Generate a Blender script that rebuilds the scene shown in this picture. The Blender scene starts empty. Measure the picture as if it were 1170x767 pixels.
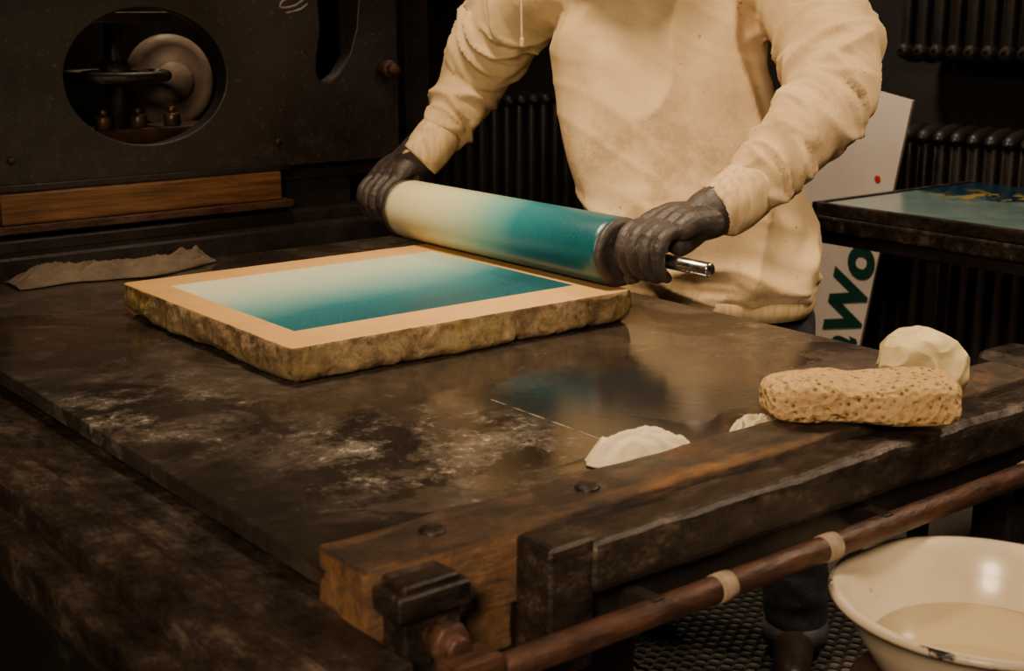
import bpy, bmesh, math, random
from mathutils import Vector, Matrix, noise
random.seed(4)
S = bpy.context.scene
COL = S.collection

# ------------------------------------------------------------------ helpers
def V(*a): return Vector(a)

def link(o, parent=None):
    COL.objects.link(o)
    if parent is not None: o.parent = parent
    return o

def empty(name):
    e = bpy.data.objects.new(name, None); e.empty_display_size = .1
    return link(e)

def mesh_obj(name, verts, faces, mat=None, parent=None, smooth=True):
    me = bpy.data.meshes.new(name); me.from_pydata([tuple(v) for v in verts], [], faces); me.update()
    bm = bmesh.new(); bm.from_mesh(me); bmesh.ops.recalc_face_normals(bm, faces=bm.faces); bm.to_mesh(me); bm.free()
    o = bpy.data.objects.new(name, me)
    if mat: me.materials.append(mat)
    if smooth:
        for p in me.polygons: p.use_smooth = True
    return link(o, parent)

def bake(o):
    dg = bpy.context.evaluated_depsgraph_get(); dg.update()
    me = bpy.data.meshes.new_from_object(o.evaluated_get(dg))
    o.modifiers.clear(); o.data = me
    return o

def box(name, x, y, z, mat, parent=None, bevel=.003, wear=0.0, seg=2):
    bm = bmesh.new()
    vs = [bm.verts.new((a, b, c)) for a in x for b in y for c in z]
    for f in ((0,1,3,2),(4,6,7,5),(0,4,5,1),(2,3,7,6),(0,2,6,4),(1,5,7,3)):
        bm.faces.new([vs[i] for i in f])
    bmesh.ops.recalc_face_normals(bm, faces=bm.faces)
    if bevel > 0:
        bmesh.ops.bevel(bm, geom=bm.edges[:], offset=bevel, segments=seg, affect='EDGES', profile=.6)
    if wear > 0:
        for _ in range(6):
            es = [e for e in bm.edges if e.calc_length() > .02]
            if not es: break
            bmesh.ops.subdivide_edges(bm, edges=es, cuts=1, use_grid_fill=True)
        for v in bm.verts:
            n = noise.noise_vector(v.co*9)*wear + noise.noise_vector(v.co*30)*wear*.6
            v.co += n
    bmesh.ops.recalc_face_normals(bm, faces=bm.faces)
    me = bpy.data.meshes.new(name); bm.to_mesh(me); bm.free()
    me.materials.append(mat)
    for p in me.polygons: p.use_smooth = False
    o = bpy.data.objects.new(name, me)
    return link(o, parent)

def frame_of(t):
    t = t.normalized()
    up = V(0,0,1) if abs(t.z) < .95 else V(1,0,0)
    a = t.cross(up).normalized(); b = a.cross(t).normalized()
    return a, b

def tube_geo(pts, rad, n=16, sub=6, caps=True, flat=1.0):
    pts = [Vector(p) for p in pts]
    P, R = [], []
    m = len(pts)
    for i in range(m-1):
        p0 = pts[max(i-1,0)]; p1 = pts[i]; p2 = pts[i+1]; p3 = pts[min(i+2,m-1)]
        for k in range(sub):
            t = k/sub
            P.append(.5*((2*p1)+(p2-p0)*t+(2*p0-5*p1+4*p2-p3)*t*t+(3*p1-p0-3*p2+p3)*t**3))
            R.append(rad[i]*(1-t)+rad[i+1]*t)
    P.append(pts[-1]); R.append(rad[-1])
    if caps:
        t0 = (P[0]-P[1]).normalized(); t1 = (P[-1]-P[-2]).normalized()
        pre=[];prr=[];po=[];pr2=[]
        for k in (3,2,1):
            an = k/3.2*math.pi/2
            pre.append(P[0]+t0*R[0]*math.sin(an)); prr.append(R[0]*math.cos(an))
        for k in (1,2,3):
            an = k/3.2*math.pi/2
            po.append(P[-1]+t1*R[-1]*math.sin(an)); pr2.append(R[-1]*math.cos(an))
        P = pre+P+po; R = prr+R+pr2
    verts=[];faces=[]
    a=None
    for i,p in enumerate(P):
        t = (P[min(i+1,len(P)-1)]-P[max(i-1,0)]).normalized()
        if a is None: a,b = frame_of(t)
        else:
            a = (a - t*a.dot(t)).normalized(); b = t.cross(a).normalized()
        for k in range(n):
            an = 2*math.pi*k/n
            verts.append(p + (a*math.cos(an) + b*math.sin(an)*flat)*R[i])
    L=len(P)
    for i in range(L-1):
        for k in range(n):
            faces.append((i*n+k, i*n+(k+1)%n, (i+1)*n+(k+1)%n, (i+1)*n+k))
    faces.append(tuple(range(n))[::-1]); faces.append(tuple((L-1)*n+k for k in range(n)))
    return verts, faces

def merge(geos):
    V_,F_=[],[]
    for v,f in geos:
        o=len(V_); V_+=list(v); F_+=[tuple(i+o for i in q) for q in f]
    return V_,F_

def tube(name, pts, rad, mat, parent=None, **k):
    if not isinstance(rad,(list,tuple)): rad=[rad]*len(pts)
    v,f = tube_geo(pts, rad, **k)
    return mesh_obj(name, v, f, mat, parent)

def rod(name, a, b, r, mat, parent=None, n=24, bev=.002):
    a=Vector(a); b=Vector(b); t=(b-a).normalized()
    bev=min(bev,r*.4)
    return mesh_obj(name, *lathe_geo([(0,0),(r-bev,0),(r,bev),(r,(b-a).length-bev),(r-bev,(b-a).length),(0,(b-a).length)], a, t, n), mat, parent, True)

def lathe_geo(prof, origin, axis, n=48):
    origin=Vector(origin); axis=Vector(axis).normalized(); a,b=frame_of(axis)
    verts=[];faces=[]
    for r,h in prof:
        for k in range(n):
            an=2*math.pi*k/n
            verts.append(origin+axis*h+(a*math.cos(an)+b*math.sin(an))*max(r,1e-5))
    for i in range(len(prof)-1):
        for k in range(n):
            faces.append((i*n+k,i*n+(k+1)%n,(i+1)*n+(k+1)%n,(i+1)*n+k))
    return verts,faces

def sphere_geo(c, r, n=20, m=12, rot=None):
    c=Vector(c); r=Vector(r) if not isinstance(r,(int,float)) else V(r,r,r)
    verts=[];faces=[]
    for i in range(m+1):
        ph=-math.pi/2+math.pi*i/m
        ph=max(min(ph,math.pi/2-.02),-math.pi/2+.02)
        for k in range(n):
            th=2*math.pi*k/n
            p=V(r.x*math.cos(ph)*math.cos(th), r.y*math.cos(ph)*math.sin(th), r.z*math.sin(ph))
            if rot: p=rot@p
            verts.append(c+p)
    for i in range(m):
        for k in range(n):
            faces.append((i*n+k,i*n+(k+1)%n,(i+1)*n+(k+1)%n,(i+1)*n+k))
    faces.append(tuple(range(n))[::-1]); faces.append(tuple(m*n+k for k in range(n)))
    return verts,faces

def remeshed(name, geos, voxel, smooth_it, mat, parent, disp=None):
    v,f = merge(geos)
    o = mesh_obj(name, v, f, mat, parent)
    m = o.modifiers.new('r','REMESH'); m.mode='VOXEL'; m.voxel_size=voxel; m.use_smooth_shade=True
    if smooth_it:
        s=o.modifiers.new('s','SMOOTH'); s.factor=.5; s.iterations=smooth_it
    bake(o)
    me=o.data
    if not me.materials: me.materials.append(mat)
    if disp:
        co=[vv.co.copy() for vv in me.vertices]; no=[vv.normal.copy() for vv in me.vertices]
        for i,vv in enumerate(me.vertices):
            vv.co = co[i]+no[i]*disp(co[i],no[i])
        me.update()
    for p in me.polygons: p.use_smooth=True
    return o

def blob(name, c, r, ang, mat, disp, parent=None, e=.6, n=120, m=70):
    def sg(x,p): return math.copysign(abs(x)**p, x)
    verts=[];faces=[]
    R=Matrix.Rotation(ang,3,'Z'); c=Vector(c)
    for i in range(m+1):
        ph=-math.pi/2+math.pi*i/m
        for k in range(n):
            th=2*math.pi*k/n
            p=V(r[0]*sg(math.cos(ph),e)*sg(math.cos(th),e), r[1]*sg(math.cos(ph),e)*sg(math.sin(th),e), r[2]*sg(math.sin(ph),e))
            verts.append(c+R@disp(p))
    for i in range(m):
        for k in range(n):
            faces.append((i*n+k,i*n+(k+1)%n,(i+1)*n+(k+1)%n,(i+1)*n+k))
    return mesh_obj(name,verts,faces,mat,parent)

# ------------------------------------------------------------------ materials
class NT:
    def __init__(s,name):
        s.m=bpy.data.materials.new(name); s.m.use_nodes=True; s.t=s.m.node_tree; s.n=s.t.nodes
        s.b=s.n['Principled BSDF']; s.co=s.n.new('ShaderNodeTexCoord').outputs['Object']
    def l(s,a,b): s.t.links.new(a,b)
    def noise(s,scale,detail=6,rough=.6,vec=None,dist=0):
        x=s.n.new('ShaderNodeTexNoise'); x.inputs['Scale'].default_value=scale; x.inputs['Detail'].default_value=detail
        x.inputs['Roughness'].default_value=rough; x.inputs['Distortion'].default_value=dist
        s.l(vec or s.co,x.inputs['Vector']); return x.outputs['Fac']
    def vor(s,scale,vec=None,feat='F1'):
        x=s.n.new('ShaderNodeTexVoronoi'); x.inputs['Scale'].default_value=scale; x.feature=feat
        s.l(vec or s.co,x.inputs['Vector']); return x.outputs['Distance']
    def scl(s,v,rot=0):
        x=s.n.new('ShaderNodeMapping'); x.inputs['Scale'].default_value=v; x.inputs['Rotation'].default_value=(0,0,rot); s.l(s.co,x.inputs['Vector']); return x.outputs[0]
    def ramp(s,fac,stops,interp='LINEAR'):
        x=s.n.new('ShaderNodeValToRGB'); cr=x.color_ramp; cr.interpolation=interp
        for i,(p,c) in enumerate(stops):
            if isinstance(c,(int,float)): c=(c,c,c)
            e=cr.elements[i] if i<2 else cr.elements.new(p)
            e.position=p; e.color=(*c,1)
        s.l(fac,x.inputs[0]); return x.outputs[0]
    def mix(s,fac,a,b,mode='MIX'):
        x=s.n.new('ShaderNodeMix'); x.data_type='RGBA'; x.blend_type=mode
        for inp,val in ((x.inputs[0],fac),(x.inputs[6],a),(x.inputs[7],b)):
            if isinstance(val,(int,float)): inp.default_value=val if inp is x.inputs[0] else (val,val,val,1)
            elif isinstance(val,tuple): inp.default_value=(*val,1)
            else: s.l(val,inp)
        return x.outputs[2]
    def math(s,op,a,b=0,c=0,clamp=False):
        x=s.n.new('ShaderNodeMath'); x.operation=op; x.use_clamp=clamp
        for i,val in enumerate((a,b,c)):
            if isinstance(val,(int,float)): x.inputs[i].default_value=val
            else: s.l(val,x.inputs[i])
        return x.outputs[0]
    def sep(s):
        x=s.n.new('ShaderNodeSeparateXYZ'); s.l(s.co,x.inputs[0]); return x.outputs
    def mr(s,v,a,b,c=0,d=1):
        x=s.n.new('ShaderNodeMapRange'); s.l(v,x.inputs[0])
        for i,val in enumerate((a,b,c,d)): x.inputs[i+1].default_value=val
        x.interpolation_type='SMOOTHSTEP'
        return x.outputs[0]
    def boxmask(s,x0,x1,y0,y1,soft=.002):
        o=s.sep()
        a=s.mr(o[0],x0-soft,x0+soft); b=s.mr(o[0],x1+soft,x1-soft)
        c=s.mr(o[1],y0-soft,y0+soft); d=s.mr(o[1],y1+soft,y1-soft)
        return s.math('MULTIPLY',s.math('MULTIPLY',a,b),s.math('MULTIPLY',c,d))
    def bump(s,h,st,dist=.01):
        x=s.n.new('ShaderNodeBump'); x.inputs['Distance'].default_value=dist
        if isinstance(st,(int,float)): x.inputs['Strength'].default_value=st
        else: s.l(st,x.inputs['Strength'])
        s.l(h,x.inputs['Height']); s.l(x.outputs[0],s.b.inputs['Normal'])
    def set(s,**k):
        for kk,v in k.items():
            i=s.b.inputs[kk.replace('_',' ')]
            if isinstance(v,tuple): i.default_value=(*v,1)
            elif isinstance(v,(int,float)): i.default_value=v
            else: s.l(v,i)
        return s.m

def simple(name,c1,c2,scale=8,rough=(.4,.7),metal=0,bump=.3,bs=40,stretch=None,bd=.004,lo=.35,hi=.65,spec=.5):
    t=NT(name); vec=t.scl(stretch) if stretch else None
    f=t.noise(scale,8,.65,vec)
    col=t.ramp(f,[(lo,c1),(hi,c2)])
    ro=t.ramp(t.noise(scale*1.7,5,.6,vec),[(.35,rough[0]),(.65,rough[1])])
    t.bump(t.noise(bs,6,.6,vec),bump,bd)
    return t.set(Base_Color=col,Roughness=ro,Metallic=metal,Specular_IOR_Level=spec)

M={}
M['wall']=simple('dark_plaster',(.010,.008,.007),(.018,.014,.011),3,(.8,.95))
M['floor']=simple('dark_concrete',(.05,.042,.036),(.10,.082,.068),4,(.5,.8),bump=.3)
M['iron']=simple('black_iron',(.006,.005,.005),(.018,.013,.011),6,(.35,.6),0,.4,60)
M['radiator']=simple('black_radiator_paint',(.012,.009,.008),(.024,.018,.015),6,(.35,.55),0,.2,60)
M['wood_plank']=simple('varnished_plank',(.055,.023,.008),(.21,.095,.034),7,(.3,.5),0,.3,20,(1,8,12),lo=.3,hi=.7)
M['rust']=simple('rusty_rod',(.022,.010,.007),(.095,.042,.025),14,(.35,.6),.2,.5,50,(1,3,3))
M['tape']=simple('masking_tape',(.18,.13,.09),(.42,.33,.23),30,(.6,.8))
M['denim']=simple('dark_denim',(.012,.015,.024),(.034,.040,.055),30,(.8,.95),0,.4,200)
M['denim_cuff']=simple('denim_turnup',(.035,.040,.055),(.07,.075,.09),30,(.8,.95),0,.4,200)
M['shoe']=simple('shoe_leather',(.015,.01,.008),(.03,.02,.015),10,(.4,.6))
M['skin']=simple('skin',(.5,.28,.18),(.58,.34,.22),8,(.45,.6),bump=.1)
M['hair']=simple('hair',(.03,.018,.01),(.07,.04,.02),30,(.5,.7),bump=.8,bs=120)
M['cord']=simple('cord',(.45,.33,.19),(.55,.42,.26),60,(.8,.9))
M['handle']=simple('steel_handle',(.40,.37,.33),(.55,.51,.46),20,(.2,.35),1,.1,80)
M['eye']=simple('eye',(.02,.015,.01),(.03,.02,.015),5,(.1,.2))
M['mat']=simple('rubber_mat',(.008,.007,.006),(.014,.012,.011),10,(.6,.8))
M['stoolwood']=simple('stool_wood',(.05,.028,.015),(.09,.05,.03),5,(.5,.7),stretch=(8,8,1))
M['green_ink']=simple('green_lettering',(.002,.04,.022),(.004,.055,.03),10,(.5,.6))
M['red_ink']=simple('red_lettering',(.5,.02,.01),(.6,.03,.02),10,(.5,.6))
M['board']=simple('painted_board',(.76,.64,.52),(.88,.76,.64),3,(.5,.7),bump=.05)
M['whitepaint']=simple('white_chalk',(.15,.13,.12),(.40,.36,.32),40,(.7,.9))

t=NT('rubber_glove'); f=t.noise(30,6,.6)
t.bump(t.noise(30,6,.65,None,1.4),.55,.005)
M['glove']=t.set(Base_Color=t.ramp(f,[(.35,(.022,.017,.0155)),(.65,(.048,.038,.034))]),Roughness=t.ramp(f,[(.3,.42),(.7,.62)]),Specular_IOR_Level=.45)
# hoodie
t=NT('cream_fleece'); o=t.sep()
base=t.ramp(t.noise(5,6,.6),[(.3,(.55,.395,.215)),(.7,(.69,.515,.30))])
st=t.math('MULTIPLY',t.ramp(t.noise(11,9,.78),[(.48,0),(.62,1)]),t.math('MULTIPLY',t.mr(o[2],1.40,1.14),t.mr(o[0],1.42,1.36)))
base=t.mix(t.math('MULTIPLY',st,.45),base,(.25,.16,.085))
base=t.mix(t.math('MULTIPLY',t.ramp(t.noise(3.3,5,.6),[(.5,0),(.72,1)]),.40),base,(.35,.235,.125))
spt=t.math('MULTIPLY',t.ramp(t.noise(38,5,.7),[(.65,0),(.69,1)]),t.ramp(t.noise(5,3,.5),[(.45,0),(.6,.75)]))
base=t.mix(spt,base,(.13,.085,.05))
t.bump(t.noise(260,3,.6),.3,.002)
M['hoodie']=t.set(Base_Color=base,Roughness=.95,Specular_IOR_Level=.12)
t=NT('ribbed_cuff'); w=t.noise(90,2,.5,t.scl((1,1,.1))); t.bump(w,.5,.003)
M['rib']=t.set(Base_Color=t.ramp(w,[(.3,(.42,.30,.155)),(.7,(.62,.46,.26))]),Roughness=.92,Specular_IOR_Level=.12)

def radial(t,cx,cy,r):
    o=t.sep(); dx=t.math('SUBTRACT',o[0],cx); dy=t.math('SUBTRACT',o[1],cy)
    d=t.math('SQRT',t.math('ADD',t.math('MULTIPLY',dx,dx),t.math('MULTIPLY',dy,dy)))
    return t.mr(d,r,0)
# press bed
t=NT('wet_press_bed'); o=t.sep()
n1=t.noise(3.4,10,.72,None,.4); n2=t.noise(19,9,.76)
col=t.ramp(n1,[(.34,(.014,.011,.0095)),(.50,(.036,.028,.023)),(.64,(.066,.051,.041)),(.78,(.13,.105,.085))])
col=t.mix(t.ramp(n2,[(.54,0),(.70,.45)]),col,(.12,.095,.078))
wet=t.ramp(t.noise(2.8,6,.66,None,1.0),[(.47,1),(.52,0)])
wet=t.math('MAXIMUM',wet,t.math('MULTIPLY',radial(t,.64,.44,.42),1.8),0,True)
col=t.mix(t.math('MULTIPLY',wet,.45),col,(.012,.0095,.008))
spk=t.ramp(t.noise(44,9,.82,None,.4),[(.54,0),(.65,1)])
spk2=t.ramp(t.noise(21,9,.82),[(.61,0),(.71,1)])
spk3=t.ramp(t.noise(9,6,.75),[(.48,0),(.61,1)])
near=t.math('ADD',t.math('MULTIPLY',radial(t,.30,.24,.28),1.5),t.math('MULTIPLY',radial(t,.08,.62,.30),.9),0,True)
m1=t.math('MULTIPLY',t.math('MULTIPLY',spk,spk3),near,0,True)
haze=t.math('MULTIPLY',t.math('MULTIPLY',spk3,t.noise(28,9,.85)),t.math('MULTIPLY',near,.85),0,True)
col=t.mix(haze,col,(.29,.25,.21))
col=t.mix(m1,col,(.66,.59,.50))
col=t.mix(t.math('MULTIPLY',spk2,.55),col,(.25,.205,.17))
dark_rect=t.boxmask(.507,.86,.13,.39,.004)  # darker, smoother rectangle with a thin pale line along one edge
col=t.mix(t.math('MULTIPLY',dark_rect,.75),col,(.014,.017,.019))
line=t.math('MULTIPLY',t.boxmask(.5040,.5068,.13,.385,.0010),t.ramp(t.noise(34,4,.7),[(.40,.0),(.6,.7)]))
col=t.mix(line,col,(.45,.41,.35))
ro=t.mix(wet,t.ramp(n2,[(.3,.22),(.7,.44)]),.085)
ro=t.mix(dark_rect,ro,.13)
ro=t.mix(t.math('MAXIMUM',m1,haze),ro,.55)
dry=t.math('SUBTRACT',1.0,t.math('MULTIPLY',wet,.8))
t.bump(t.math('ADD',t.noise(60,6,.7),t.math('MULTIPLY',n1,.8)),t.math('MULTIPLY',dry,.25),.004)
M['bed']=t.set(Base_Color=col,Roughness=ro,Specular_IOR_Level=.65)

t=NT('worn_side_rail'); n1=t.noise(8,11,.80,t.scl((2,1,2)))
col=t.ramp(n1,[(.38,(.009,.007,.006)),(.53,(.032,.022,.017)),(.62,(.085,.062,.047)),(.74,(.24,.19,.15))])
t.bump(t.noise(30,7,.7),.6,.006)
M['siderail']=t.set(Base_Color=col,Roughness=t.ramp(n1,[(.3,.22),(.7,.5)]))
t=NT('green_side_paint'); n1=t.noise(5,8,.7)
col=t.ramp(n1,[(.5,(.008,.006,.005)),(.62,(.012,.010,.007)),(.68,(.06,.075,.03))])
M['sideframe']=t.set(Base_Color=col,Roughness=.5)

t=NT('worn_rail_wood'); o=t.sep()
g=t.noise(9,10,.74,t.scl((1,7,7)),.6)
light=t.ramp(g,[(.3,(.10,.042,.013)),(.7,(.38,.19,.065))])
dark=t.ramp(g,[(.3,(.012,.008,.006)),(.56,(.042,.026,.018)),(.72,(.13,.085,.055))])
nb=t.noise(12,11,.84)
fac=t.math('ADD',t.mr(o[0],.10,.32,.36,1.0),t.math('MULTIPLY',t.math('SUBTRACT',nb,.5),4.2),0,True)
top=t.mr(o[2],.874,.880)
edge=t.math('MULTIPLY',t.mr(o[1],-.035,-.066),t.math('MULTIPLY',t.mr(o[0],.3,.42),t.mr(o[0],.85,.6)))
ftop=t.math('ADD',t.math('SUBTRACT',1.0,t.math('MULTIPLY',edge,.6)),t.math('MULTIPLY',t.math('SUBTRACT',t.noise(9,11,.84),.5),4.0),0,True)
fac=t.mix(top,fac,ftop)
wood=t.mix(fac,light,dark)
wood=t.mix(t.ramp(t.noise(30,10,.85,t.scl((1,2,2))),[(.62,0),(.72,.55)]),wood,(.26,.20,.155))
t.bump(t.noise(30,8,.8,t.scl((1,4,4))),.8,.006)
M['railwood']=t.set(Base_Color=wood,Roughness=t.ramp(nb,[(.35,.26),(.65,.55)]))

t=NT('worn_metal_bar'); n1=t.noise(11,11,.82,t.scl((1,2,2)))
col=t.ramp(n1,[(.40,(.010,.008,.007)),(.54,(.036,.026,.021)),(.63,(.12,.090,.068)),(.75,(.34,.28,.22))])
t.bump(t.noise(35,7,.72),.6,.005)
M['bar']=t.set(Base_Color=col,Roughness=t.ramp(n1,[(.3,.24),(.7,.5)]),Metallic=.25)

# stone top with printed image
t=NT('litho_stone_face'); o=t.sep()
st=t.ramp(t.noise(6,6,.6),[(.3,(.46,.275,.10)),(.7,(.54,.335,.13))])
g=t.math('ADD',t.mr(o[1],.69,1.20),t.math('MULTIPLY',t.math('SUBTRACT',t.noise(4,2,.5),.5),.22))
g=t.math('SUBTRACT',g,t.math('MULTIPLY',t.math('SUBTRACT',o[0],.58),.50))
pr=t.ramp(g,[(.0,(.002,.058,.08)),(.22,(.012,.115,.15)),(.48,(.12,.27,.265)),(.78,(.36,.45,.37)),(1,(.54,.55,.41))])
pr=t.mix(t.ramp(t.noise(260,3,.7),[(.5,0),(.8,.15)]),pr,(.46,.52,.42))
mask=t.boxmask(.37,.95,.715,1.165,.0012)
t.bump(t.noise(180,3,.6),.05,.002)
M['stonetop']=t.set(Base_Color=t.mix(mask,st,pr),Roughness=.42,Specular_IOR_Level=.30)
t=NT('litho_stone_edge'); a=t.noise(16,10,.78,None,.5)
col=t.ramp(a,[(.32,(.075,.045,.022)),(.46,(.25,.16,.072)),(.58,(.44,.31,.15)),(.74,(.64,.50,.29))])
col=t.mix(t.ramp(t.noise(7,6,.7),[(.50,0),(.64,.75)]),col,(.33,.24,.04))
col=t.mix(t.ramp(t.noise(60,7,.76),[(.54,0),(.66,.75)]),col,(.06,.036,.02))
t.bump(t.noise(55,10,.8),1.0,.012)
M['stoneedge']=t.set(Base_Color=col,Roughness=.8)

# roller
t=NT('inked_roller'); o=t.sep()
g=t.math('ADD',t.mr(o[1],.68,1.26),t.math('MULTIPLY',t.math('SUBTRACT',t.noise(3,2,.5),.5),.10))
pr=t.ramp(g,[(.0,(.003,.07,.09)),(.30,(.015,.14,.17)),(.52,(.13,.31,.27)),(.78,(.44,.49,.32)),(1,(.64,.60,.36))])
sp=t.noise(300,3,.7)
pr=t.mix(t.ramp(sp,[(.60,0),(.80,.22)]),pr,(.55,.62,.52))
t.bump(sp,.25,.002)
M['roller']=t.set(Base_Color=pr,Roughness=.29,Specular_IOR_Level=.6)

# sponge
t=NT('sponge'); v=t.vor(95); v2=t.vor(190)
c=t.ramp(v,[(.16,(.09,.042,.015)),(.33,(.52,.34,.15))])
c=t.mix(t.ramp(v2,[(.14,.75),(.30,0)]),c,(.16,.08,.03))
c=t.mix(t.ramp(t.noise(12,4,.6),[(.35,0),(.7,.35)]),c,(.64,.45,.22))
t.bump(v,.9,.006)
M['sponge']=t.set(Base_Color=c,Roughness=.9,Specular_IOR_Level=.2)
M['rag']=simple('cream_rag',(.56,.44,.20),(.74,.61,.33),9,(.45,.65),0,.4,30)
M['whitecloth']=simple('white_cloth',(.68,.58,.38),(.80,.70,.50),9,(.6,.8),0,.3,60)
M['greyrag']=simple('grey_rag',(.075,.056,.038),(.15,.115,.08),12,(.8,.95),0,.6,90)

t=NT('cream_enamel')
c=t.ramp(t.noise(7,7,.6),[(.35,(.64,.54,.38)),(.65,(.76,.67,.50))])
c=t.mix(t.ramp(t.noise(40,6,.7),[(.66,0),(.72,.5)]),c,(.30,.18,.08))
M['enamel']=t.set(Base_Color=c,Roughness=.22,Coat_Weight=.1)
t=NT('chipped_enamel_rim'); c=t.ramp(t.noise(20,6,.7),[(.38,(.014,.014,.02)),(.44,(.58,.49,.36))])
M['rim']=t.set(Base_Color=c,Roughness=.3)
t=NT('cloudy_water'); M['water']=t.set(Base_Color=(.52,.42,.23),Roughness=.04)

t=NT('inked_glass_slab'); o=t.sep()
base=t.ramp(t.noise(6,6,.6,None,1),[(.3,(.12,.22,.22)),(.7,(.24,.34,.32))])
dk=t.ramp(t.math('ADD',t.mr(o[0],2.35,2.75),t.math('MULTIPLY',t.math('SUBTRACT',t.noise(9,5,.6),.5),1.2)),[(.5,0),(.6,1)])
base=t.mix(dk,base,(.006,.04,.07))
ye=t.math('MULTIPLY',t.ramp(t.noise(14,4,.6),[(.54,0),(.57,1)]),radial(t,2.62,.92,.2))
base=t.mix(ye,base,(.7,.5,.06))
M['inkslab']=t.set(Base_Color=base,Roughness=.16)

# ------------------------------------------------------------------ room shell
box('floor',(-2.6,3.45),(-3,3.4),(-.1,0),M['floor'],bevel=0)
box('ceiling',(-2.6,3.45),(-3,3.4),(3.2,3.3),M['wall'],bevel=0)
box('wall_back',(-2.6,3.45),(3.3,3.4),(0,3.2),M['wall'],bevel=0)
box('wall_right',(3.36,3.46),(-3,3.3),(0,3.2),M['wall'],bevel=0)
box('wall_left',(-2.7,-2.6),(-3,3.4),(0,3.2),M['wall'],bevel=0)
box('wall_front',(-2.6,3.45),(-3.1,-3),(0,3.2),M['wall'],bevel=0)

# ------------------------------------------------------------------ radiators
def radiator(name, start, step, n, z0, z1, depthdir):
    geos=[]; start=Vector(start); step=Vector(step); dd=Vector(depthdir)
    for i in range(n):
        c=start+step*i
        for k in (-1,0,1):
            p=c+dd*(.055*k)
            geos.append(tube_geo([p+V(0,0,z0+.05),p+V(0,0,z1-.05)],[.019,.019],n=10,sub=2))
        for zz in (z0+.04,z1-.04):
            geos.append(tube_geo([c-dd*.065+V(0,0,zz),c+V(0,0,zz+(.012 if zz>z0+.1 else -.012)),c+dd*.065+V(0,0,zz)],[.026,.030,.026],n=12,sub=3))
    for zz in (z0+.05,z1-.05):
        geos.append(tube_geo([start-step*.4+V(0,0,zz),start+step*(n-.6)+V(0,0,zz)],[.018,.018],n=10,sub=1))
    if z0<.3:
        for i in (0,n-1):
            c=start+step*i
            geos.append(tube_geo([c+V(0,0,z0+.05)-dd*.05,c-dd*.055+V(0,0,.016)],[.018,.015],n=10,sub=1))
            geos.append(tube_geo([c+V(0,0,z0+.05)+dd*.05,c+dd*.055+V(0,0,.016)],[.018,.015],n=10,sub=1))
    else:
        for i in (1,n-2):
            c=start+step*i
            geos.append(tube_geo([c+V(0,0,z1-.08),c+dd*.125+V(0,0,z1-.08)],[.012,.010],n=8,sub=1,caps=False))
    v,f=merge(geos); return mesh_obj(name,v,f,M['radiator'])
radiator('cast_iron_radiator',(3.22,.35,0),(0,.062,0),22,.12,1.04,(1,0,0))
radiator('cast_iron_radiator.001',(3.22,.45,0),(0,.062,0),20,1.23,1.95,(1,0,0))
radiator('cast_iron_radiator.002',(2.0,3.17,0),(.062,0,0),18,.12,1.09,(0,1,0))

# ------------------------------------------------------------------ press
PR=empty('lithography_press')
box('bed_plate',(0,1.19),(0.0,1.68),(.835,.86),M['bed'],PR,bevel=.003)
box('bed_tray',(-.09,1.19),(-.02,1.70),(.795,.822),M['siderail'],PR,bevel=.003)
box('bed_tray_end',(-.09,-.005),(-.16,-.015),(.795,.822),M['siderail'],PR,bevel=.003)
box('side_track',(-.155,-.085),(-.16,1.70),(.775,.838),M['siderail'],PR,bevel=.008,wear=.002)
box('side_track_lip',(-.20,-.15),(-.16,1.70),(.76,.812),M['siderail'],PR,bevel=.006,wear=.002)
box('side_frame',(-.19,-.165),(-.15,1.70),(.10,.77),M['sideframe'],PR,bevel=.004)
box('under_frame',(-.16,1.18),(.10,1.68),(.755,.796),M['iron'],PR,bevel=.004)
box('front_rail_wood',(0,1.20),(-.071,.02),(.795,.881),M['railwood'],PR,bevel=.005,wear=.0030,seg=3)
box('front_apron',(.10,1.19),(-.068,-.03),(.725,.80),M['iron'],PR,bevel=.003)
box('rail_end_block',(.004,.185),(-.069,-.02),(.745,.80),M['railwood'],PR,bevel=.004,wear=.0015)
box('flange',(.185,.250),(-.130,-.070),(.725,.876),M['bar'],PR,bevel=.010,wear=.0015,seg=3)
box('front_bar',(.240,1.26),(-.136,-.069),(.806,.872),M['bar'],PR,bevel=.020,wear=.0030,seg=5)
box('front_bar_lower',(.24,1.24),(-.112,-.068),(.750,.812),M['iron'],PR,bevel=.005)
box('corner_bracket',(.018,.085),(-.112,-.069),(.735,.874),M['bar'],PR,bevel=.006,wear=.0015,seg=3)
box('corner_bracket_cap',(.008,.095),(-.118,-.066),(.838,.866),M['bar'],PR,bevel=.006,wear=.0015,seg=3)
for i,(x,y) in enumerate(((.115,-.022),(.33,-.024),(.93,-.02))):
    rod('rail_screw_%d'%i,(x,y,.874),(x,y,.8845),.0145,M['bar'],PR)
    box('rail_screw_slot_%d'%i,(x-.012,x+.012),(y-.0014,y+.0014),(.8835,.8848),M['iron'],PR,bevel=0)
rod('bracket_bolt',(.052,-.108,.815),(.052,-.158,.815),.014,M['rust'],PR)
rod('bracket_nut',(.052,-.128,.815),(.052,-.145,.815),.024,M['rust'],PR,n=6)
box('rod_coupling',(.03,.09),(-.182,-.137),(.762,.812),M['rust'],PR,bevel=.010)
rod('tie_rod',(.02,-.160,.783),(1.32,-.160,.783),.0155,M['rust'],PR)
for i,x in enumerate((.40,.585,1.02)):
    mesh_obj('rod_tape_%d'%i,*lathe_geo([(.0156,0),(.0170,.001),(.0174,.012),(.0168,.024),(.0156,.025)],(x,-.160,.783),(1,0,0),24),M['tape'],PR)
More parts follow.
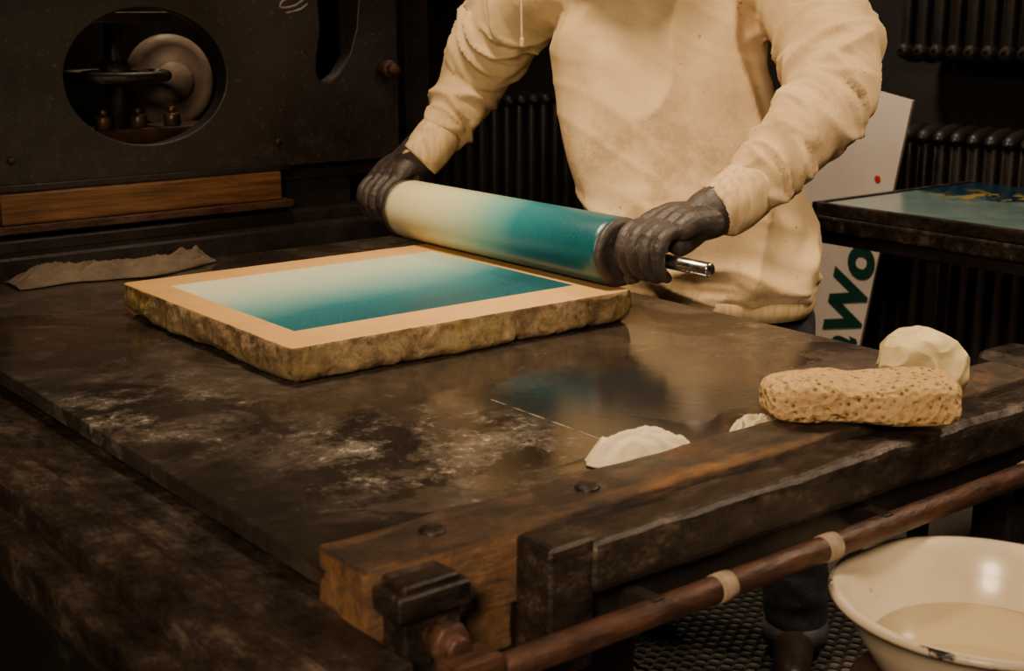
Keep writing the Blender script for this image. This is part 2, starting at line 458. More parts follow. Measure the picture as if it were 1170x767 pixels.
for i,x in enumerate((.30,.70,1.22)):
    box('rod_hanger_%d'%i,(x,x+.018),(-.166,-.066),(.772,.80),M['iron'],PR,bevel=.003)
box('end_block',(1.20,1.30),(-.125,.05),(.80,.893),M['bar'],PR,bevel=.022,wear=.003,seg=4)
box('end_rail',(1.185,1.205),(.04,1.68),(.78,.852),M['iron'],PR,bevel=.003)
box('front_leg',(.02,.38),(-.06,.04),(0,.745),M['iron'],PR,bevel=.01)
box('front_leg_rib',(.17,.23),(-.085,-.055),(.02,.74),M['iron'],PR,bevel=.01)
box('end_leg',(1.12,1.20),(-.09,-.02),(0,.80),M['iron'],PR,bevel=.01)
box('rear_leg',(0,.4),(1.55,1.68),(0,.76),M['iron'],PR,bevel=.01)
box('rear_end_leg',(1.05,1.19),(1.55,1.68),(0,.76),M['iron'],PR,bevel=.01)
def plate(name,outer,holes,q,ex,mat,parent,bev=.004):
    cu=bpy.data.curves.new(name,'CURVE'); cu.dimensions='2D'; cu.fill_mode='BOTH'; cu.extrude=ex; cu.bevel_depth=bev; cu.bevel_resolution=2
    for poly in [outer]+holes:
        sp=cu.splines.new('POLY'); sp.points.add(len(poly)-1); sp.use_cyclic_u=True
        for i,(x,y) in enumerate(poly): sp.points[i].co=(x,y,0,1)
    cu.materials.append(mat)
    o=bpy.data.objects.new(name,cu); link(o)
    o.rotation_euler=(math.pi/2,0,0); o.location=(0,q,0)
    bpy.context.view_layer.update()
    dg=bpy.context.evaluated_depsgraph_get()
    me=bpy.data.meshes.new_from_object(o.evaluated_get(dg)); me.transform(o.matrix_world)
    bpy.data.objects.remove(o)
    n=bpy.data.objects.new(name,me)
    if not me.materials: me.materials.append(mat)
    return link(n,parent)
t=NT('speckled_black_paint'); sp=t.ramp(t.noise(70,4,.8),[(.61,0),(.68,1)])
low=t.math('MULTIPLY',t.mr(t.sep()[2],1.30,1.05),t.ramp(t.noise(26,8,.8),[(.48,0),(.64,.85)]))
c=t.mix(t.math('MULTIPLY',sp,.40),t.ramp(t.noise(4,6,.6),[(.35,(.010,.008,.008)),(.7,(.024,.018,.017))]),(.15,.12,.10))
c=t.mix(low,c,(.045,.028,.019))
t.bump(t.noise(25,6,.7),.3,.004)
M['cheek']=t.set(Base_Color=c,Roughness=t.ramp(t.noise(9,5,.6),[(.3,.35),(.7,.6)]))
ell=[(.615+.193*math.cos(a*math.pi/40),1.262+.153*math.sin(a*math.pi/40)) for a in range(80)]
slit=[(1.035,1.56),(1.045,1.45),(1.052,1.36),(1.040,1.30),(1.036,1.26),(1.048,1.233),(1.075,1.232),(1.105,1.252),(1.14,1.30),(1.160,1.36),(1.168,1.43),(1.160,1.50),(1.135,1.57),(1.085,1.60)]
plate('cheek_plate',[(-.55,1.045),(1.24,1.045),(1.27,1.075),(1.27,2.05),(-.55,2.05)],[ell,slit],1.785,.018,M['cheek'],PR)
mesh_obj('oval_rim',*merge([tube_geo([V(x,1.767,z) for x,z in (ell+ell[:1])],[.004]*81,n=8,sub=1,caps=False)]),M['bar'],PR)
box('yoke_beam',(-.55,1.27),(1.80,2.0),(1.0,1.06),M['iron'],PR,bevel=.006)
box('yoke_shadow_beam',(-.55,1.15),(1.80,2.0),(.93,1.0),M['iron'],PR,bevel=.006)
box('scraper_board',(.265,.925),(1.745,1.80),(.967,1.033),M['wood_plank'],PR,bevel=.005,wear=.001)
box('scraper_clamp',(.24,.95),(1.735,1.80),(.948,.966),M['rust'],PR,bevel=.003)
box('scraper_clamp_top',(.24,.95),(1.75,1.80),(1.034,1.05),M['iron'],PR,bevel=.003)
box('rear_beam',(-.55,1.35),(1.715,2.3),(.80,.905),M['iron'],PR,bevel=.008)
box('rear_beam_step',(-.55,1.30),(1.76,2.3),(.90,.935),M['iron'],PR,bevel=.008)
rod('side_column',(1.10,1.88,.93),(1.10,1.88,1.06),.035,M['iron'],PR)
box('side_post',(1.235,1.33),(1.86,1.98),(.9,2.05),M['iron'],PR,bevel=.01)
box('side_post_rear',(1.42,1.50),(1.95,2.05),(0,2.05),M['iron'],PR,bevel=.01)
box('rear_pedestal',(-.5,1.3),(1.75,2.25),(0,.81),M['iron'],PR,bevel=.01)
box('yoke_back_wall',(-.55,1.27),(2.28,2.31),(.93,2.05),M['iron'],PR,bevel=.01)
rod('post_bolt',(1.235,1.765,1.262),(1.235,1.735,1.262),.022,M['rust'],PR,n=8)
rod('post_bolt_cap',(1.235,1.737,1.262),(1.235,1.715,1.262),.014,M['rust'],PR)
for i,(x,z) in enumerate(((.30,1.47),(.93,1.47),(.93,1.10),(.30,1.10))):
    rod('plate_rivet_%d'%i,(x,1.768,z),(x,1.757,z),.008,M['cheek'],PR,n=12)
rod('pressure_screw',(.63,1.98,1.06),(.63,1.98,1.50),.022,M['iron'],PR)
w=[V(.63+.115*math.cos(a*math.pi/24),1.98+.115*math.sin(a*math.pi/24),1.255) for a in range(49)]
tube('handwheel_rim',w,.013,M['bar'],PR,sub=1,caps=False)
for k in range(4):
    an=k*math.pi/2+.4; tube('handwheel_spoke_%d'%k,[(.63,1.98,1.262),(.63+.11*math.cos(an),1.98+.11*math.sin(an),1.255)],[.012,.009],M['bar'],PR)
mesh_obj('handwheel_hub',*lathe_geo([(0,-.03),(.035,-.03),(.04,0),(.03,.03),(0,.035)],(.63,1.98,1.26),(0,0,1),24),M['bar'],PR)
M['dullgrey']=simple('dull_grey_casting',(.22,.16,.12),(.42,.33,.26),8,(.4,.6))
M['brass']=simple('dirty_brass',(.05,.03,.018),(.16,.10,.06),20,(.3,.5),.5)
mesh_obj('gear_disc',*lathe_geo([(0,0),(.10,0),(.115,.01),(.115,.03),(.09,.04),(.05,.035),(.045,.06),(0,.06)],(.84,2.17,1.23),(0,-1,0),40),M['dullgrey'],PR)
box('cross_bracket',(.38,.9),(1.93,2.06),(1.10,1.135),M['rust'],PR,bevel=.006)
for k in range(4):
    x=.50+.085*k
    rod('bracket_nut_%d'%(k+1),(x,1.96,1.135),(x,1.96,1.165),.02,M['brass'],PR,n=6)
    rod('bracket_stud_%d'%(k+1),(x,1.96,1.165),(x,1.96,1.18),.010,M['brass'],PR)
box('upper_bracket',(.50,.76),(1.95,2.03),(1.375,1.40),M['rust'],PR,bevel=.005)
box('slit_guide',(1.06,1.10),(1.90,1.93),(1.2,1.6),M['dullgrey'],PR,bevel=.01)
tube('chalk_scribble',[(.975,1.762,1.432),(.955,1.762,1.425),(.95,1.762,1.41),(.985,1.762,1.414),(1.01,1.762,1.428)],[.0028]*5,M['whitepaint'],PR)
tube('chalk_scribble_b',[(.965,1.762,1.398),(1.0,1.762,1.406),(1.02,1.762,1.418)],[.0024]*3,M['whitepaint'],PR)

# ------------------------------------------------------------------ litho stone
def stone():
    x0,x1,y0,y1=.31,1.010,.62,1.25
    per=[];N=700
    L=2*((x1-x0)+(y1-y0))
    r=.012
    for i in range(N):
        s=i/N*L
        if s<(x1-x0): p=V(x0+s,y0,0);n=V(0,-1,0)
        elif s<(x1-x0)+(y1-y0): p=V(x1,y0+s-(x1-x0),0);n=V(1,0,0)
        elif s<2*(x1-x0)+(y1-y0): p=V(x1-(s-(x1-x0)-(y1-y0)),y1,0);n=V(0,1,0)
        else: p=V(x0,y1-(s-2*(x1-x0)-(y1-y0)),0);n=V(-1,0,0)
        cx=min(max(p.x,x0+r),x1-r); cy=min(max(p.y,y0+r),y1-r)
        d=V(p.x-cx,p.y-cy,0)
        if d.length>r: p=V(cx,cy,0)+d.normalized()*r; n=d.normalized()
        per.append((p,n))
    zs=[.8605,.864,.869,.874,.879,.884,.889,.894,.899,.904,.909,.9135,.917,.9190,.9200]
    base=[-.016,-.008,-.003,0,.001,.001,.001,.001,.001,.0,-.0005,-.001,-.0018,-.003,-.0055]
    verts=[];faces=[]
    for z,b in zip(zs,base):
        am=1 if z<.912 else max(0.22,(.9215-z)/.01)
        for p,n in per:
            q=V(p.x,p.y,z)
            o=noise.noise(q*11)*.007+noise.noise(q*34)*.0055+abs(noise.noise(q*75))*-.005+noise.noise(q*140)*.0015
            if z<.875: o+=noise.noise(q*8+V(5,5,5))*.012
            chip=max(0,noise.noise(V(p.x,p.y,0)*26+V(9,1,0))-.3)*(.014 if z>.905 else .024)
            verts.append(q+n*(b+o*am-chip*am+.001))
    for i in range(len(zs)-1):
        for k in range(N):
            faces.append((i*N+k,i*N+(k+1)%N,(i+1)*N+(k+1)%N,(i+1)*N+k))
    faces.append(tuple(range(N))[::-1]); faces.append(tuple((len(zs)-1)*N+k for k in range(N)))
    o=mesh_obj('lithography_stone',verts,faces,M['stoneedge'],None,False)
    o.data.materials.append(M['stonetop'])
    for p in o.data.polygons:
        if p.center.z>.9191 and abs(p.normal.z)>.5: p.material_index=1
        if p.center.z<.919: p.use_smooth=True
stone()

# ------------------------------------------------------------------ roller
RP,RZ=1.006,.984
RO=empty('ink_roller')
mesh_obj('roller_drum',*lathe_geo([(.02,0),(.056,0),(.0605,.003),(.063,.012),(.063,.30),(.063,.66),(.0605,.677),(.056,.680),(.02,.680)],(RP,.655,RZ),(0,1,0),72),M['roller'],RO)
for nm,y,s,ln in (('near',.655,-1,.225),('far',1.335,1,.172)):
    mesh_obj('end_cuff_'+nm,*lathe_geo([(.015,-.002),(.060,-.002),(.0635,.003),(.062,.009),(.050,.014),(.046,.012),(.030,.010),(.022,.014),(.017,.022),(.01,.022)],(RP,y,RZ),(0,s,0),48),M['glove'],RO)
    rod('handle_'+nm,(RP,y,RZ),(RP,y+s*ln,RZ),.0125,M['handle'],RO,bev=.003)

# ------------------------------------------------------------------ man
MAN=empty('printmaker_man')
d=V(.61,-.79,0).normalized(); fw=V(-.79,-.61,0).normalized()
secs=[(.825,1.410,.802,.200,.152),(.838,1.410,.802,.216,.163),(.875,1.407,.805,.228,.172),(.95,1.405,.825,.234,.172),(1.07,1.400,.868,.236,.166),
      (1.20,1.386,.915,.228,.156),(1.33,1.375,.945,.224,.146),(1.43,1.378,.945,.205,.128),(1.50,1.352,.945,.150,.108),(1.56,1.30,.950,.085,.085),(1.60,1.27,.95,.06,.06)]
def loft(secs,n=48,e=.85):
    def sg(x,p): return math.copysign(abs(x)**p,x)
    v=[];f=[]
    for z,x,y,w,dp in secs:
        for k in range(n):
            a=2*math.pi*k/n
            v.append(V(x,y,z)+d*(w*sg(math.cos(a),e))+fw*(dp*sg(math.sin(a),e)))
    for i in range(len(secs)-1):
        for k in range(n): f.append((i*n+k,i*n+(k+1)%n,(i+1)*n+(k+1)%n,(i+1)*n+k))
    f.append(tuple(range(n))[::-1]); f.append(tuple((len(secs)-1)*n+k for k in range(n)))
    return v,f
armL=[V(1.45,.84,1.46),V(1.53,.74,1.455),V(1.485,.61,1.37),V(1.382,.497,1.262),V(1.28,.500,1.172),V(1.205,.508,1.117)]
rL=[.09,.105,.100,.088,.077,.064]
armR=[V(1.32,1.03,1.46),V(1.25,1.14,1.465),V(1.215,1.25,1.385),V(1.20,1.345,1.26),V(1.155,1.35,1.195),V(1.123,1.351,1.158)]
rR=[.09,.103,.092,.079,.069,.058]
def seg_info(p,pts,rad):
    best=(9,0,None,0); s0=0
    for i in range(len(pts)-1):
        a,b=pts[i],pts[i+1]; ab=b-a; L=ab.length
        t=max(0,min(1,(p-a).dot(ab)/(L*L))); q=a+ab*t; dd=(p-q).length/(rad[i]*(1-t)+rad[i+1]*t)
        if dd<best[0]: best=(dd,s0+t*L,ab/L,q)
        s0+=L
    return best,s0
def wr(p,no):
    out=0; W=0
    for pts,rad,sd in ((armL,rL,3.1),(armR,rR,8.7)):
        (dd,s,ax,q),tot=seg_info(p,pts,rad)
        if dd<1.35 and s>.10:
            w=min(1,(1.35-dd)*5)*min(1,(s-.10)*8)
            rel=p-q
            k=V(s*13+rel.x*11+rel.z*7+sd, rel.y*4+s*1.5, rel.z*4-rel.x*2)
            n=noise.noise(k+noise.noise_vector(p*5)*.5)
            rid=(1-min(1,abs(n)*3.2))**1.5
            k2=V(s*40+rel.z*16+sd,rel.y*7,rel.x*7)
            r2=(1-min(1,abs(noise.noise(k2))*2.8))**1.5
            u=s/tot
            e1=math.exp(-((u-.55)/.16)**2); e2=math.exp(-((u-.93)/.12)**2)
            amp=.0065+.012*e1+.008*e2
            out+=w*(amp*(rid-.35)+(.002+.003*e1+.008*e2)*(r2-.4)); W=max(W,w)
    if W<1:
        a=p.dot(d); h=p.z
        k=V(a*4.5+h*2.0, h*1.9-a*1.6, p.dot(fw)*4)
        n=noise.noise(k+noise.noise_vector(p*3)*.4); rid=(1-min(1,abs(n)*2.8))**1.5
        n2=noise.noise(V(a*3,h*15+a*6,p.dot(fw)*4)+noise.noise_vector(p*4)*.7); r2=(1-min(1,abs(n2)*2.6))**1.4
        low=max(0,min(1,(1.10-h)/.2))
        f=.015*(rid-.35)+(.002+.012*low)*(r2-.4)+noise.noise(p*4)*.009
        if h<.855: f*=.4
        out+=(1-W)*f
    return out
remeshed('hoodie',[loft(secs),tube_geo(armL,rL,n=24,sub=6),tube_geo(armR,rR,n=24,sub=6)],.0065,7,M['hoodie'],MAN,wr)
mesh_obj('hem_band',*loft([(.800,1.411,.799,.186,.138),(.802,1.411,.799,.203,.153),(.82,1.410,.800,.210,.158),(.842,1.409,.801,.212,.160),(.85,1.409,.801,.20,.15)]),M['rib'],MAN)
tube('cuff_left',[(1.200,.508,1.113),(1.178,.511,1.096),(1.150,.518,1.076),(1.126,.525,1.060),(1.124,.526,1.059)],[.050,.0555,.0555,.051,.044],M['rib'],MAN,n=36,caps=False,sub=4)
tube('cuff_right',[(1.118,1.351,1.152),(1.100,1.353,1.131),(1.080,1.357,1.107),(1.062,1.363,1.085),(1.061,1.364,1.084)],[.046,.0505,.0505,.047,.041],M['rib'],MAN,n=36,caps=False,sub=4)
hood=[V(1.27,.95,1.57)+(d*math.cos(a)*.115+fw*(math.sin(a)*.105))+V(0,0,-.03*math.sin(a)) for a in [i*math.pi/8 for i in range(17)]]
remeshed('hood_collar',[tube_geo(hood,[.042]*17,n=14,sub=2,caps=False),sphere_geo(V(1.40,1.03,1.55),(.12,.10,.075))],.008,4,M['hoodie'],MAN,lambda p,n:noise.noise(p*14)*.01)
tube('drawstring',[(1.16,1.035,1.50),(1.10,1.045,1.475),(1.088,1.040,1.43),(1.087,1.038,1.345)],.0026,M['cord'],MAN)
tube('drawstring_knot',[(1.087,1.038,1.350),(1.087,1.038,1.338)],.0045,M['cord'],MAN)

def hand(name,wrist,fore,qs,side,mc_ang,sc):
    g=[]
    wrist=Vector(wrist); fore=Vector(fore)
    g.append(tube_geo([fore,(fore+wrist)/2,wrist],[.042*sc,.040*sc,.036*sc],n=20,sub=3))
    def pol(r,deg,q):
        a=math.radians(deg); return V(RP+r*sc**.6*math.cos(a),q,RZ+r*sc**.6*math.sin(a))
    lens=[1.0,1.10,1.03,.84]
    rr=[.0108*sc,.0112*sc,.0106*sc,.0094*sc]
    qc=sum(qs)/4
    for i,q in enumerate(qs):
        spread=(q-qc)*.35
        mcp=pol(.053+.003*(i in(1,2)),mc_ang,q)
        wp=wrist+V(0,(q-qc)*.6,0)
        mid=(wp+mcp)/2+V(.0,0,.007)
        g.append(tube_geo([wp,mid,mcp],[.024*sc,.0210*sc,.0160*sc],n=14,sub=4))
        k=lens[i]
        g.append(tube_geo([mcp,pol(.047,mc_ang+44*k,q+spread*.1),pol(.0380,mc_ang+80*k,q),pol(.0300,mc_ang+126*k,q),pol(.0265,mc_ang+172*k,q),pol(.0262,mc_ang+208*k,q)],
                          [rr[i]*1.35,rr[i]*1.08,rr[i]*1.22,rr[i]*1.0,rr[i]*1.04,rr[i]*.88],n=14,sub=4))
    for e in (0,3):
        g.append(tube_geo([V(wrist.x,qs[e]*.4+qc*.6,wrist.z-.010),V(RP+.038,qs[e]*.55+qc*.45,RZ+.028)],[.029*sc,.021*sc],n=14,sub=3))
    s=side
    g.append(tube_geo([wrist+V(-.005,s*.014,-.014), V(RP+.052,qs[0]+s*.004,RZ+.016), V(RP+.037,qs[0]+s*.016,RZ-.012), V(RP+.014,qs[0]+s*.016,RZ-.033), V(RP-.010,qs[0]+s*.008,RZ-.040)],
                      [.024*sc,.0205*sc,.016*sc,.0145*sc,.0115*sc],n=14,sub=4))
    return remeshed(name,g,.0021,2,M['glove'],MAN,lambda p,n:noise.noise(p*45)*.0012+(1-abs(noise.noise(V(p.x*50,p.y*26,p.z*50)+noise.noise_vector(p*20)))*2)*.0009)
hand('glove_left',(1.092,.540,1.050),(1.150,.518,1.078),[.607,.578,.549,.522],1,70,1.16)
hand('glove_right',(1.050,1.400,1.072),(1.084,1.358,1.112),[1.373,1.402,1.431,1.458],-1,90,1.14)

jg=[loft([(.70,1.44,.79,.10,.09),(.76,1.44,.80,.170,.130),(.86,1.425,.805,.182,.138),(.92,1.42,.81,.17,.12)],32),
    tube_geo([(1.485,.735,.82),(1.53,.70,.60),(1.545,.69,.46),(1.57,.685,.28),(1.585,.68,.08)],[.100,.086,.075,.070,.066],n=20),
    tube_geo([(1.375,.875,.82),(1.39,.94,.60),(1.40,.98,.46),(1.425,1.02,.28),(1.45,1.05,.08)],[.100,.086,.075,.070,.066],n=20)]
remeshed('jeans',jg,.009,5,M['denim'],MAN,lambda p,n:(1-abs(noise.noise(V(p.x*8,p.y*8,p.z*20)))*2)*.006)
for nm,c in (('left',(1.585,.68)),('right',(1.45,1.05))):
    mesh_obj('turnup_'+nm,*lathe_geo([(.055,.0),(.071,.002),(.074,.028),(.072,.050),(.060,.052)],(c[0],c[1],.035),(0,0,1),32),M['denim_cuff'],MAN)
    a=V(c[0],c[1],0)
    remeshed('shoe_'+nm,[tube_geo([a-fw*.055+V(0,0,.046),a+V(0,0,.048),a+fw*.10+V(0,0,.045),a+fw*.19+V(0,0,.038)],[.040,.045,.043,.034],n=18,sub=4),
        tube_geo([a+V(0,0,.05),a+V(0,0,.12)],[.045,.042],n=18,sub=3)],.005,2,M['shoe'],MAN)

# head (above the photograph's crop)
H=V(1.15,.93,1.725); hf=V(-.72,-.52,-.46).normalized(); hr=V(.61,-.79,0).normalized(); hu=hr.cross(hf).normalized()
if hu.z<0: hu=-hu
Rm=Matrix((hr,hf,hu)).transposed()
def L(x,y,z): return H+Rm@V(x,y,z)
remeshed('head',[sphere_geo(H+Rm@V(0,-.012,.03),(.076,.096,.088),rot=Rm),sphere_geo(L(0,.018,-.045),(.060,.070,.068),rot=Rm),sphere_geo(L(0,.055,-.088),(.028,.026,.022),rot=Rm),
   tube_geo([L(0,.086,.018),L(0,.103,-.012),L(0,.112,-.028)],[.009,.012,.016],n=12),
   sphere_geo(L(0,.088,-.062),(.026,.012,.008),rot=Rm),sphere_geo(L(0,.086,-.072),(.022,.012,.009),rot=Rm),
   sphere_geo(L(.035,.078,.030),(.024,.014,.008),rot=Rm),sphere_geo(L(-.035,.078,.030),(.024,.014,.008),rot=Rm),
   sphere_geo(L(.079,-.01,-.010),(.008,.020,.033),rot=Rm),sphere_geo(L(-.079,-.01,-.010),(.008,.020,.033),rot=Rm),
   tube_geo([L(0,-.03,-.04),V(1.24,.95,1.62),V(1.32,.96,1.52)],[.058,.060,.075],n=20)],.005,4,M['skin'],MAN)
for s in (-1,1):
    mesh_obj('eye_%s'%('l' if s>0 else 'r'),*sphere_geo(L(.033*s,.077,.010),.011),M['eye'],MAN)
    tube('brow_%s'%('l' if s>0 else 'r'),[L(.015*s,.092,.033),L(.035*s,.090,.040),L(.055*s,.076,.034)],.004,M['hair'],MAN)
tube('lips',[L(-.022,.094,-.067),L(0,.101,-.066),L(.022,.094,-.067)],[.003,.005,.003],simple('lips',(.4,.16,.12),(.45,.2,.15),9),MAN)
remeshed('hair',[sphere_geo(L(0,-.026,.045),(.083,.096,.086),rot=Rm)],.006,1,M['hair'],MAN,lambda p,n:noise.noise(p*40)*.006)

# ------------------------------------------------------------------ small things on the bed
def sp_disp(p):
    x=p.x/.13
    p=p.copy(); p.z*= (1.0+.12*x-.16*math.exp(-((x-.05)/.3)**2)); p.y*=(.95+.1*x)
    if p.z<0: p.z*=.97
    q=p*1.0
    n=p.normalized()
    p+=n*(noise.noise(q*18)*.009+noise.noise(q*50)*.0025)
    dd=noise.voronoi(q*75)[0][0]
    p-=n*max(0,.34-dd)*.020
    return p
blob('bath_sponge',(.785,-.050,.9130),(.128,.055,.032),-math.radians(38.4),M['sponge'],sp_disp,e=.48,n=320,m=160)
def rag_disp(p):
    n=p.normalized()
    w=noise.noise_vector(p*10)
    f=noise.noise(p*12+V(3,1,2))
    r=(1-min(1,abs(noise.noise(p*15+w*.8))*2.6))**1.4
    r2=(1-min(1,abs(noise.noise(p*36+w*.7))*2.6))**1.3
    q=p+n*(f*.020+r*.014+r2*.004-.006)
    q+=V(-.016,-.004,0)*max(0,(-n.x))**2*1.0
    q.z=max(q.z,-.037)
    return q
blob('crumpled_rag',(.988,-.022,.920),(.058,.046,.039),-.5,M['rag'],rag_disp,e=.9,n=260,m=160)
def cloth_wedge(name,c,L_,W_,H_,ang,seed):
    R=Matrix.Rotation(ang,3,'Z'); c=Vector(c); NX,NY=110,60; verts=[];faces=[]
    for i in range(NX+1):
        for j in range(NY+1):
            u=i/NX*2-1; v=j/NY*2-1
            rim=1+.10*noise.noise(V(math.atan2(v,u)*1.3,seed,0))+.02*noise.noise(V(math.atan2(v,u)*5,seed,1))
            uu=u*math.sqrt(1-v*v/2)*rim; vv=v*math.sqrt(1-u*u/2)*rim
            rr=min(1,math.sqrt(uu*uu+vv*vv)/rim)
            h=max(0,1-rr**2.2)*(1-.35*uu)*.9
            fold=(1-min(1,abs(noise.noise(V(uu*1.6+vv*.8+seed,vv*2.4-uu*.8,seed)))*3))**1.4
            fold2=(1-min(1,abs(noise.noise(V(uu*4+seed,vv*5+uu*2,seed+3)))*2.6))
            env=min(1,(1-rr)*4)
            z=H_*h+env*(.008*fold+.0015*fold2)
            verts.append(c+R@V(uu*L_,vv*W_,z+.0015))
    for i in range(NX):
        for j in range(NY):
            a=i*(NY+1)+j; faces.append((a,a+1,a+NY+2,a+NY+1))
    o=mesh_obj(name,verts,faces,M['whitecloth'])
    m=o.modifiers.new('s','SOLIDIFY'); m.thickness=.0012; m.offset=1
cloth_wedge('folded_cloth',(.497,.060,.860),.078,.036,.034,-.25,2.3)
cloth_wedge('folded_cloth.001',(.685,.042,.860),.050,.016,.017,.05,6.1)
verts=[];faces=[];NX,NY=160,70
for i in range(NX+1):
    for j in range(NY+1):
        u=i/NX; v=j/NY
        w=(.035+.03*math.sin(u*2.6+.4)+.012*noise.noise(V(u*6,0,0)))*(.35+.65*min(1,(1-u)*3.5))
        x=.235+.45*u; y=1.625+(v-.5)*2*w+.015*math.sin(u*7)
        s=math.sin(math.pi*v)
        f1=(1-min(1,abs(noise.noise(V(u*6+v*1.5,v*4-u*2,2)))*3))**1.3
        f2=(1-min(1,abs(noise.noise(V(u*16+v*5,v*12,7)))*2.6))
        z=.8625+ s**.5*(.010+.012*abs(noise.noise(V(u*4,v*2,2)))*2)+s*(.014*f1+.004*f2)
        e=min(u,1-u)*8
        z=.8620+(z-.8620)*min(1,e+.15)
        verts.append(V(x,y,max(z,.862)))
for i in range(NX):
    for j in range(NY):
        a=i*(NY+1)+j; faces.append((a,a+1,a+NY+2,a+NY+1))
o=mesh_obj('crumpled_cloth',verts,faces,M['greyrag'])
m=o.modifiers.new('s','SOLIDIFY'); m.thickness=.0015; m.offset=1

# ------------------------------------------------------------------ basin and stool
BC=V(.705,-.310,.742); BR=.178
BA=empty('enamel_basin')
mesh_obj('bowl',*lathe_geo([(0,-.112),(.088,-.112),(.092,-.118),(.098,-.112),(.125,-.085),(.152,-.040),(.164,-.010),(.172,-.003),(BR,-.002),(BR+.001,.002),(BR-.003,.005),(.168,.003),(.158,-.006),(.148,-.035),(.121,-.080),(.092,-.103),(0,-.106)],BC,(0,0,1),96),M['enamel'],BA)
mesh_obj('rim_edge',*lathe_geo([(BR-.002,-.005),(BR+.003,-.004),(BR+.0042,0),(BR+.002,.004),(BR-.001,.0050)],BC,(0,0,1),96),M['rim'],BA)
mesh_obj('water',*lathe_geo([(0,-.066),(.1285,-.066),(.1285,-.068),(0,-.068)],BC,(0,0,1),64),M['water'],BA)
ST=empty('wooden_stool'); zt=BC.z-.118
mesh_obj('seat',*lathe_geo([(0,-.032),(.14,-.032),(.15,-.026),(.152,-.008),(.146,0),(0,0)],(BC.x,BC.y,zt),(0,0,1),48),M['stoolwood'],ST)
for k in range(4):
    an=k*math.pi/2+.3
    tube('leg_%d'%(k+1),[(BC.x+.10*math.cos(an),BC.y+.10*math.sin(an),zt-.03),(BC.x+.16*math.cos(an),BC.y+.16*math.sin(an),.016)],[.017,.014],M['stoolwood'],ST)
    a2=an+math.pi/2
    tube('rung_%d'%(k+1),[(BC.x+.14*math.cos(an),BC.y+.14*math.sin(an),.2),(BC.x+.14*math.cos(a2),BC.y+.14*math.sin(a2),.2)],[.009,.009],M['stoolwood'],ST)

# ------------------------------------------------------------------ side table with ink slab
TB=empty('side_table')
box('top',(2.15,2.90),(.1,1.18),(.845,.885),M['bar'],TB,bevel=.006,wear=.001)
box('apron',(2.17,2.88),(.13,1.15),(.81,.846),M['iron'],TB,bevel=.004)
for i,(x,y) in enumerate(((2.20,.16),(2.82,.16),(2.20,.80),(2.82,.80))):
    box('leg_%d'%(i+1),(x-.02,x+.02),(y-.02,y+.02),(0,.82),M['iron'],TB,bevel=.004)
box('inked_slab',(2.17,2.86),(.14,1.14),(.886,.915),M['inkslab'],TB,bevel=.004)
box('slab_frame_front',(2.155,2.172),(.12,1.16),(.886,.918),M['siderail'],TB,bevel=.003)
box('slab_frame_end',(2.155,2.87),(1.142,1.16),(.886,.918),M['siderail'],TB,bevel=.003)

# ------------------------------------------------------------------ leaning sign board
SG=empty('lettered_sign_board')
TR=V(3.04,1.503,1.121); e1=V(0,.173,-.985).normalized(); wv=V(0,.985,.173).normalized()
c=[TR,TR+wv*.52,TR+wv*.52+e1*1.12,TR+e1*1.12]
vv=c+[p+V(.012,0,0) for p in c]
mesh_obj('panel',vv,[(0,1,2,3),(7,6,5,4),(0,4,5,1),(1,5,6,2),(2,6,7,3),(3,7,4,0)],M['board'],SG,False)
def txt(name,body,pos,size,mat,off=.0):
    cu=bpy.data.curves.new(name,'FONT'); cu.body=body; cu.size=size; cu.align_x='CENTER'; cu.align_y='CENTER'; cu.extrude=.0008; cu.offset=off
    cu.materials.append(mat)
    o=bpy.data.objects.new(name,cu); link(o,SG)
    R=Matrix((-e1,wv,(-e1).cross(wv))).transposed().to_4x4()
    o.matrix_world=Matrix.Translation(pos)@R
    return o
txt('lettering','aWo',V(3.0385,1.700,.437),.20,M['green_ink'],.008)
txt('red_lettering','.',V(3.0385,1.655,.87),.16,M['red_ink'],.002)

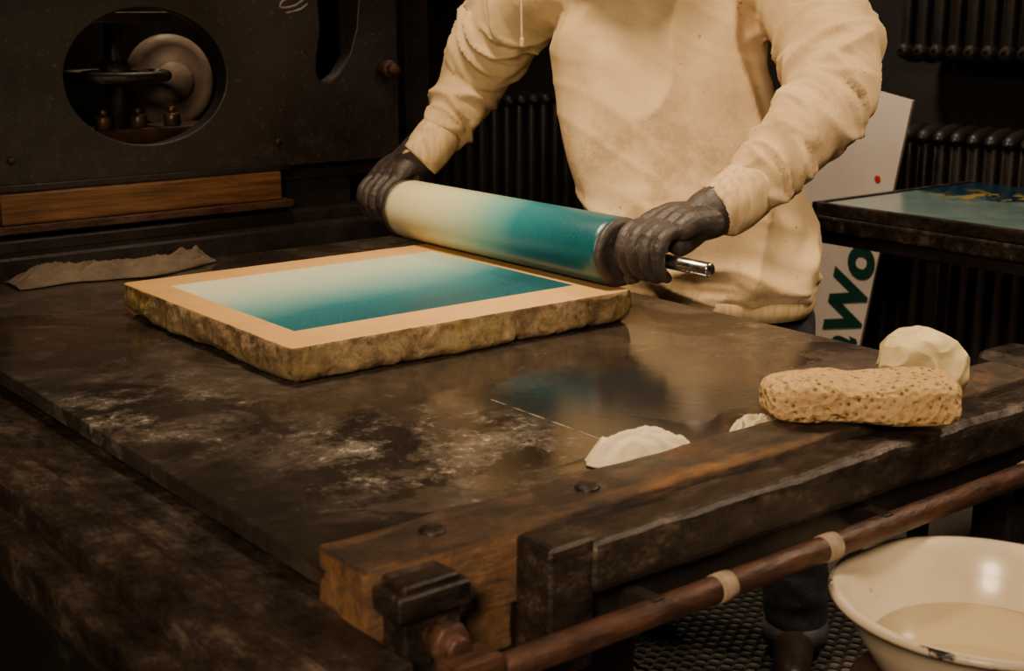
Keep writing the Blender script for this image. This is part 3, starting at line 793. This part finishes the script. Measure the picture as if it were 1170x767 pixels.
# ------------------------------------------------------------------ rubber mat
bm=bmesh.new(); cell=.032; rows=24; cols=24
vsd={}
def gv(x,y):
    k=(round(x,4),round(y,4))
    if k not in vsd: vsd[k]=bm.verts.new((x,y,.004))
    return vsd[k]
for i in range(cols):
    for j in range(rows):
        cx=1.28+i*cell*.866; cy=.30+j*cell+(cell/2 if i%2 else 0); rr=cell/math.sqrt(3)
        try: bm.faces.new([gv(cx+rr*math.cos(k*math.pi/3),cy+rr*math.sin(k*math.pi/3)) for k in range(6)])
        except ValueError: pass
me=bpy.data.meshes.new('rubber_floor_mat'); bm.to_mesh(me); bm.free(); me.materials.append(M['mat'])
o=link(bpy.data.objects.new('rubber_floor_mat',me))
w=o.modifiers.new('w','WIREFRAME'); w.thickness=.008

# ------------------------------------------------------------------ lights
def area(name,loc,target,size,power,color,spread=180):
    l=bpy.data.lights.new(name,'AREA'); l.shape='DISK'; l.size=size; l.energy=power; l.color=color; l.spread=math.radians(spread)
    o=bpy.data.objects.new(name,l); link(o); o.location=loc
    o.rotation_euler=(Vector(target)-Vector(loc)).to_track_quat('-Z','Y').to_euler(); return o
area('key_ceiling_lamp',(.42,.90,2.7),(.90,.80,.95),.35,12.5,(1,.73,.46),70)
area('side_fill_light',(2.0,-.6,2.6),(1.10,.15,.9),.4,11.5,(1,.73,.47),85)  # added fill from the right to rim the arm, not a real fixture
area('front_fill_light',(-1.7,-1.6,2.5),(.45,.15,.85),.8,13.5,(1,.73,.47),65)  # added broad fill behind the camera, lifts the dark rails in front
area('rear_fill_light',(1.95,1.9,3.0),(2.9,1.5,.6),.4,15,(1,.78,.56),100)  # unseen light added to brighten the radiators and sign board
area('press_inner_fill',(.95,2.15,1.9),(.7,2.1,1.2),.15,2.2,(1,.74,.48))  # made-up source behind the cheek plate so the mechanism shows
wd_=bpy.data.worlds.new('World'); S.world=wd_; wd_.use_nodes=True
wd_.node_tree.nodes['Background'].inputs[0].default_value=(.05,.035,.025,1)
wd_.node_tree.nodes['Background'].inputs[1].default_value=.3

# ------------------------------------------------------------------ camera
cd=bpy.data.cameras.new('camera'); cam=bpy.data.objects.new('camera',cd); link(cam)
cd.sensor_width=36; cd.lens=48.03; cd.clip_start=.05
cam.location=(-.656,-1.129,1.42); cam.rotation_euler=(math.radians(90-13.68),0,math.radians(-38.4))
cd.dof.use_dof=True; cd.dof.focus_distance=2.35; cd.dof.aperture_fstop=7
S.camera=cam
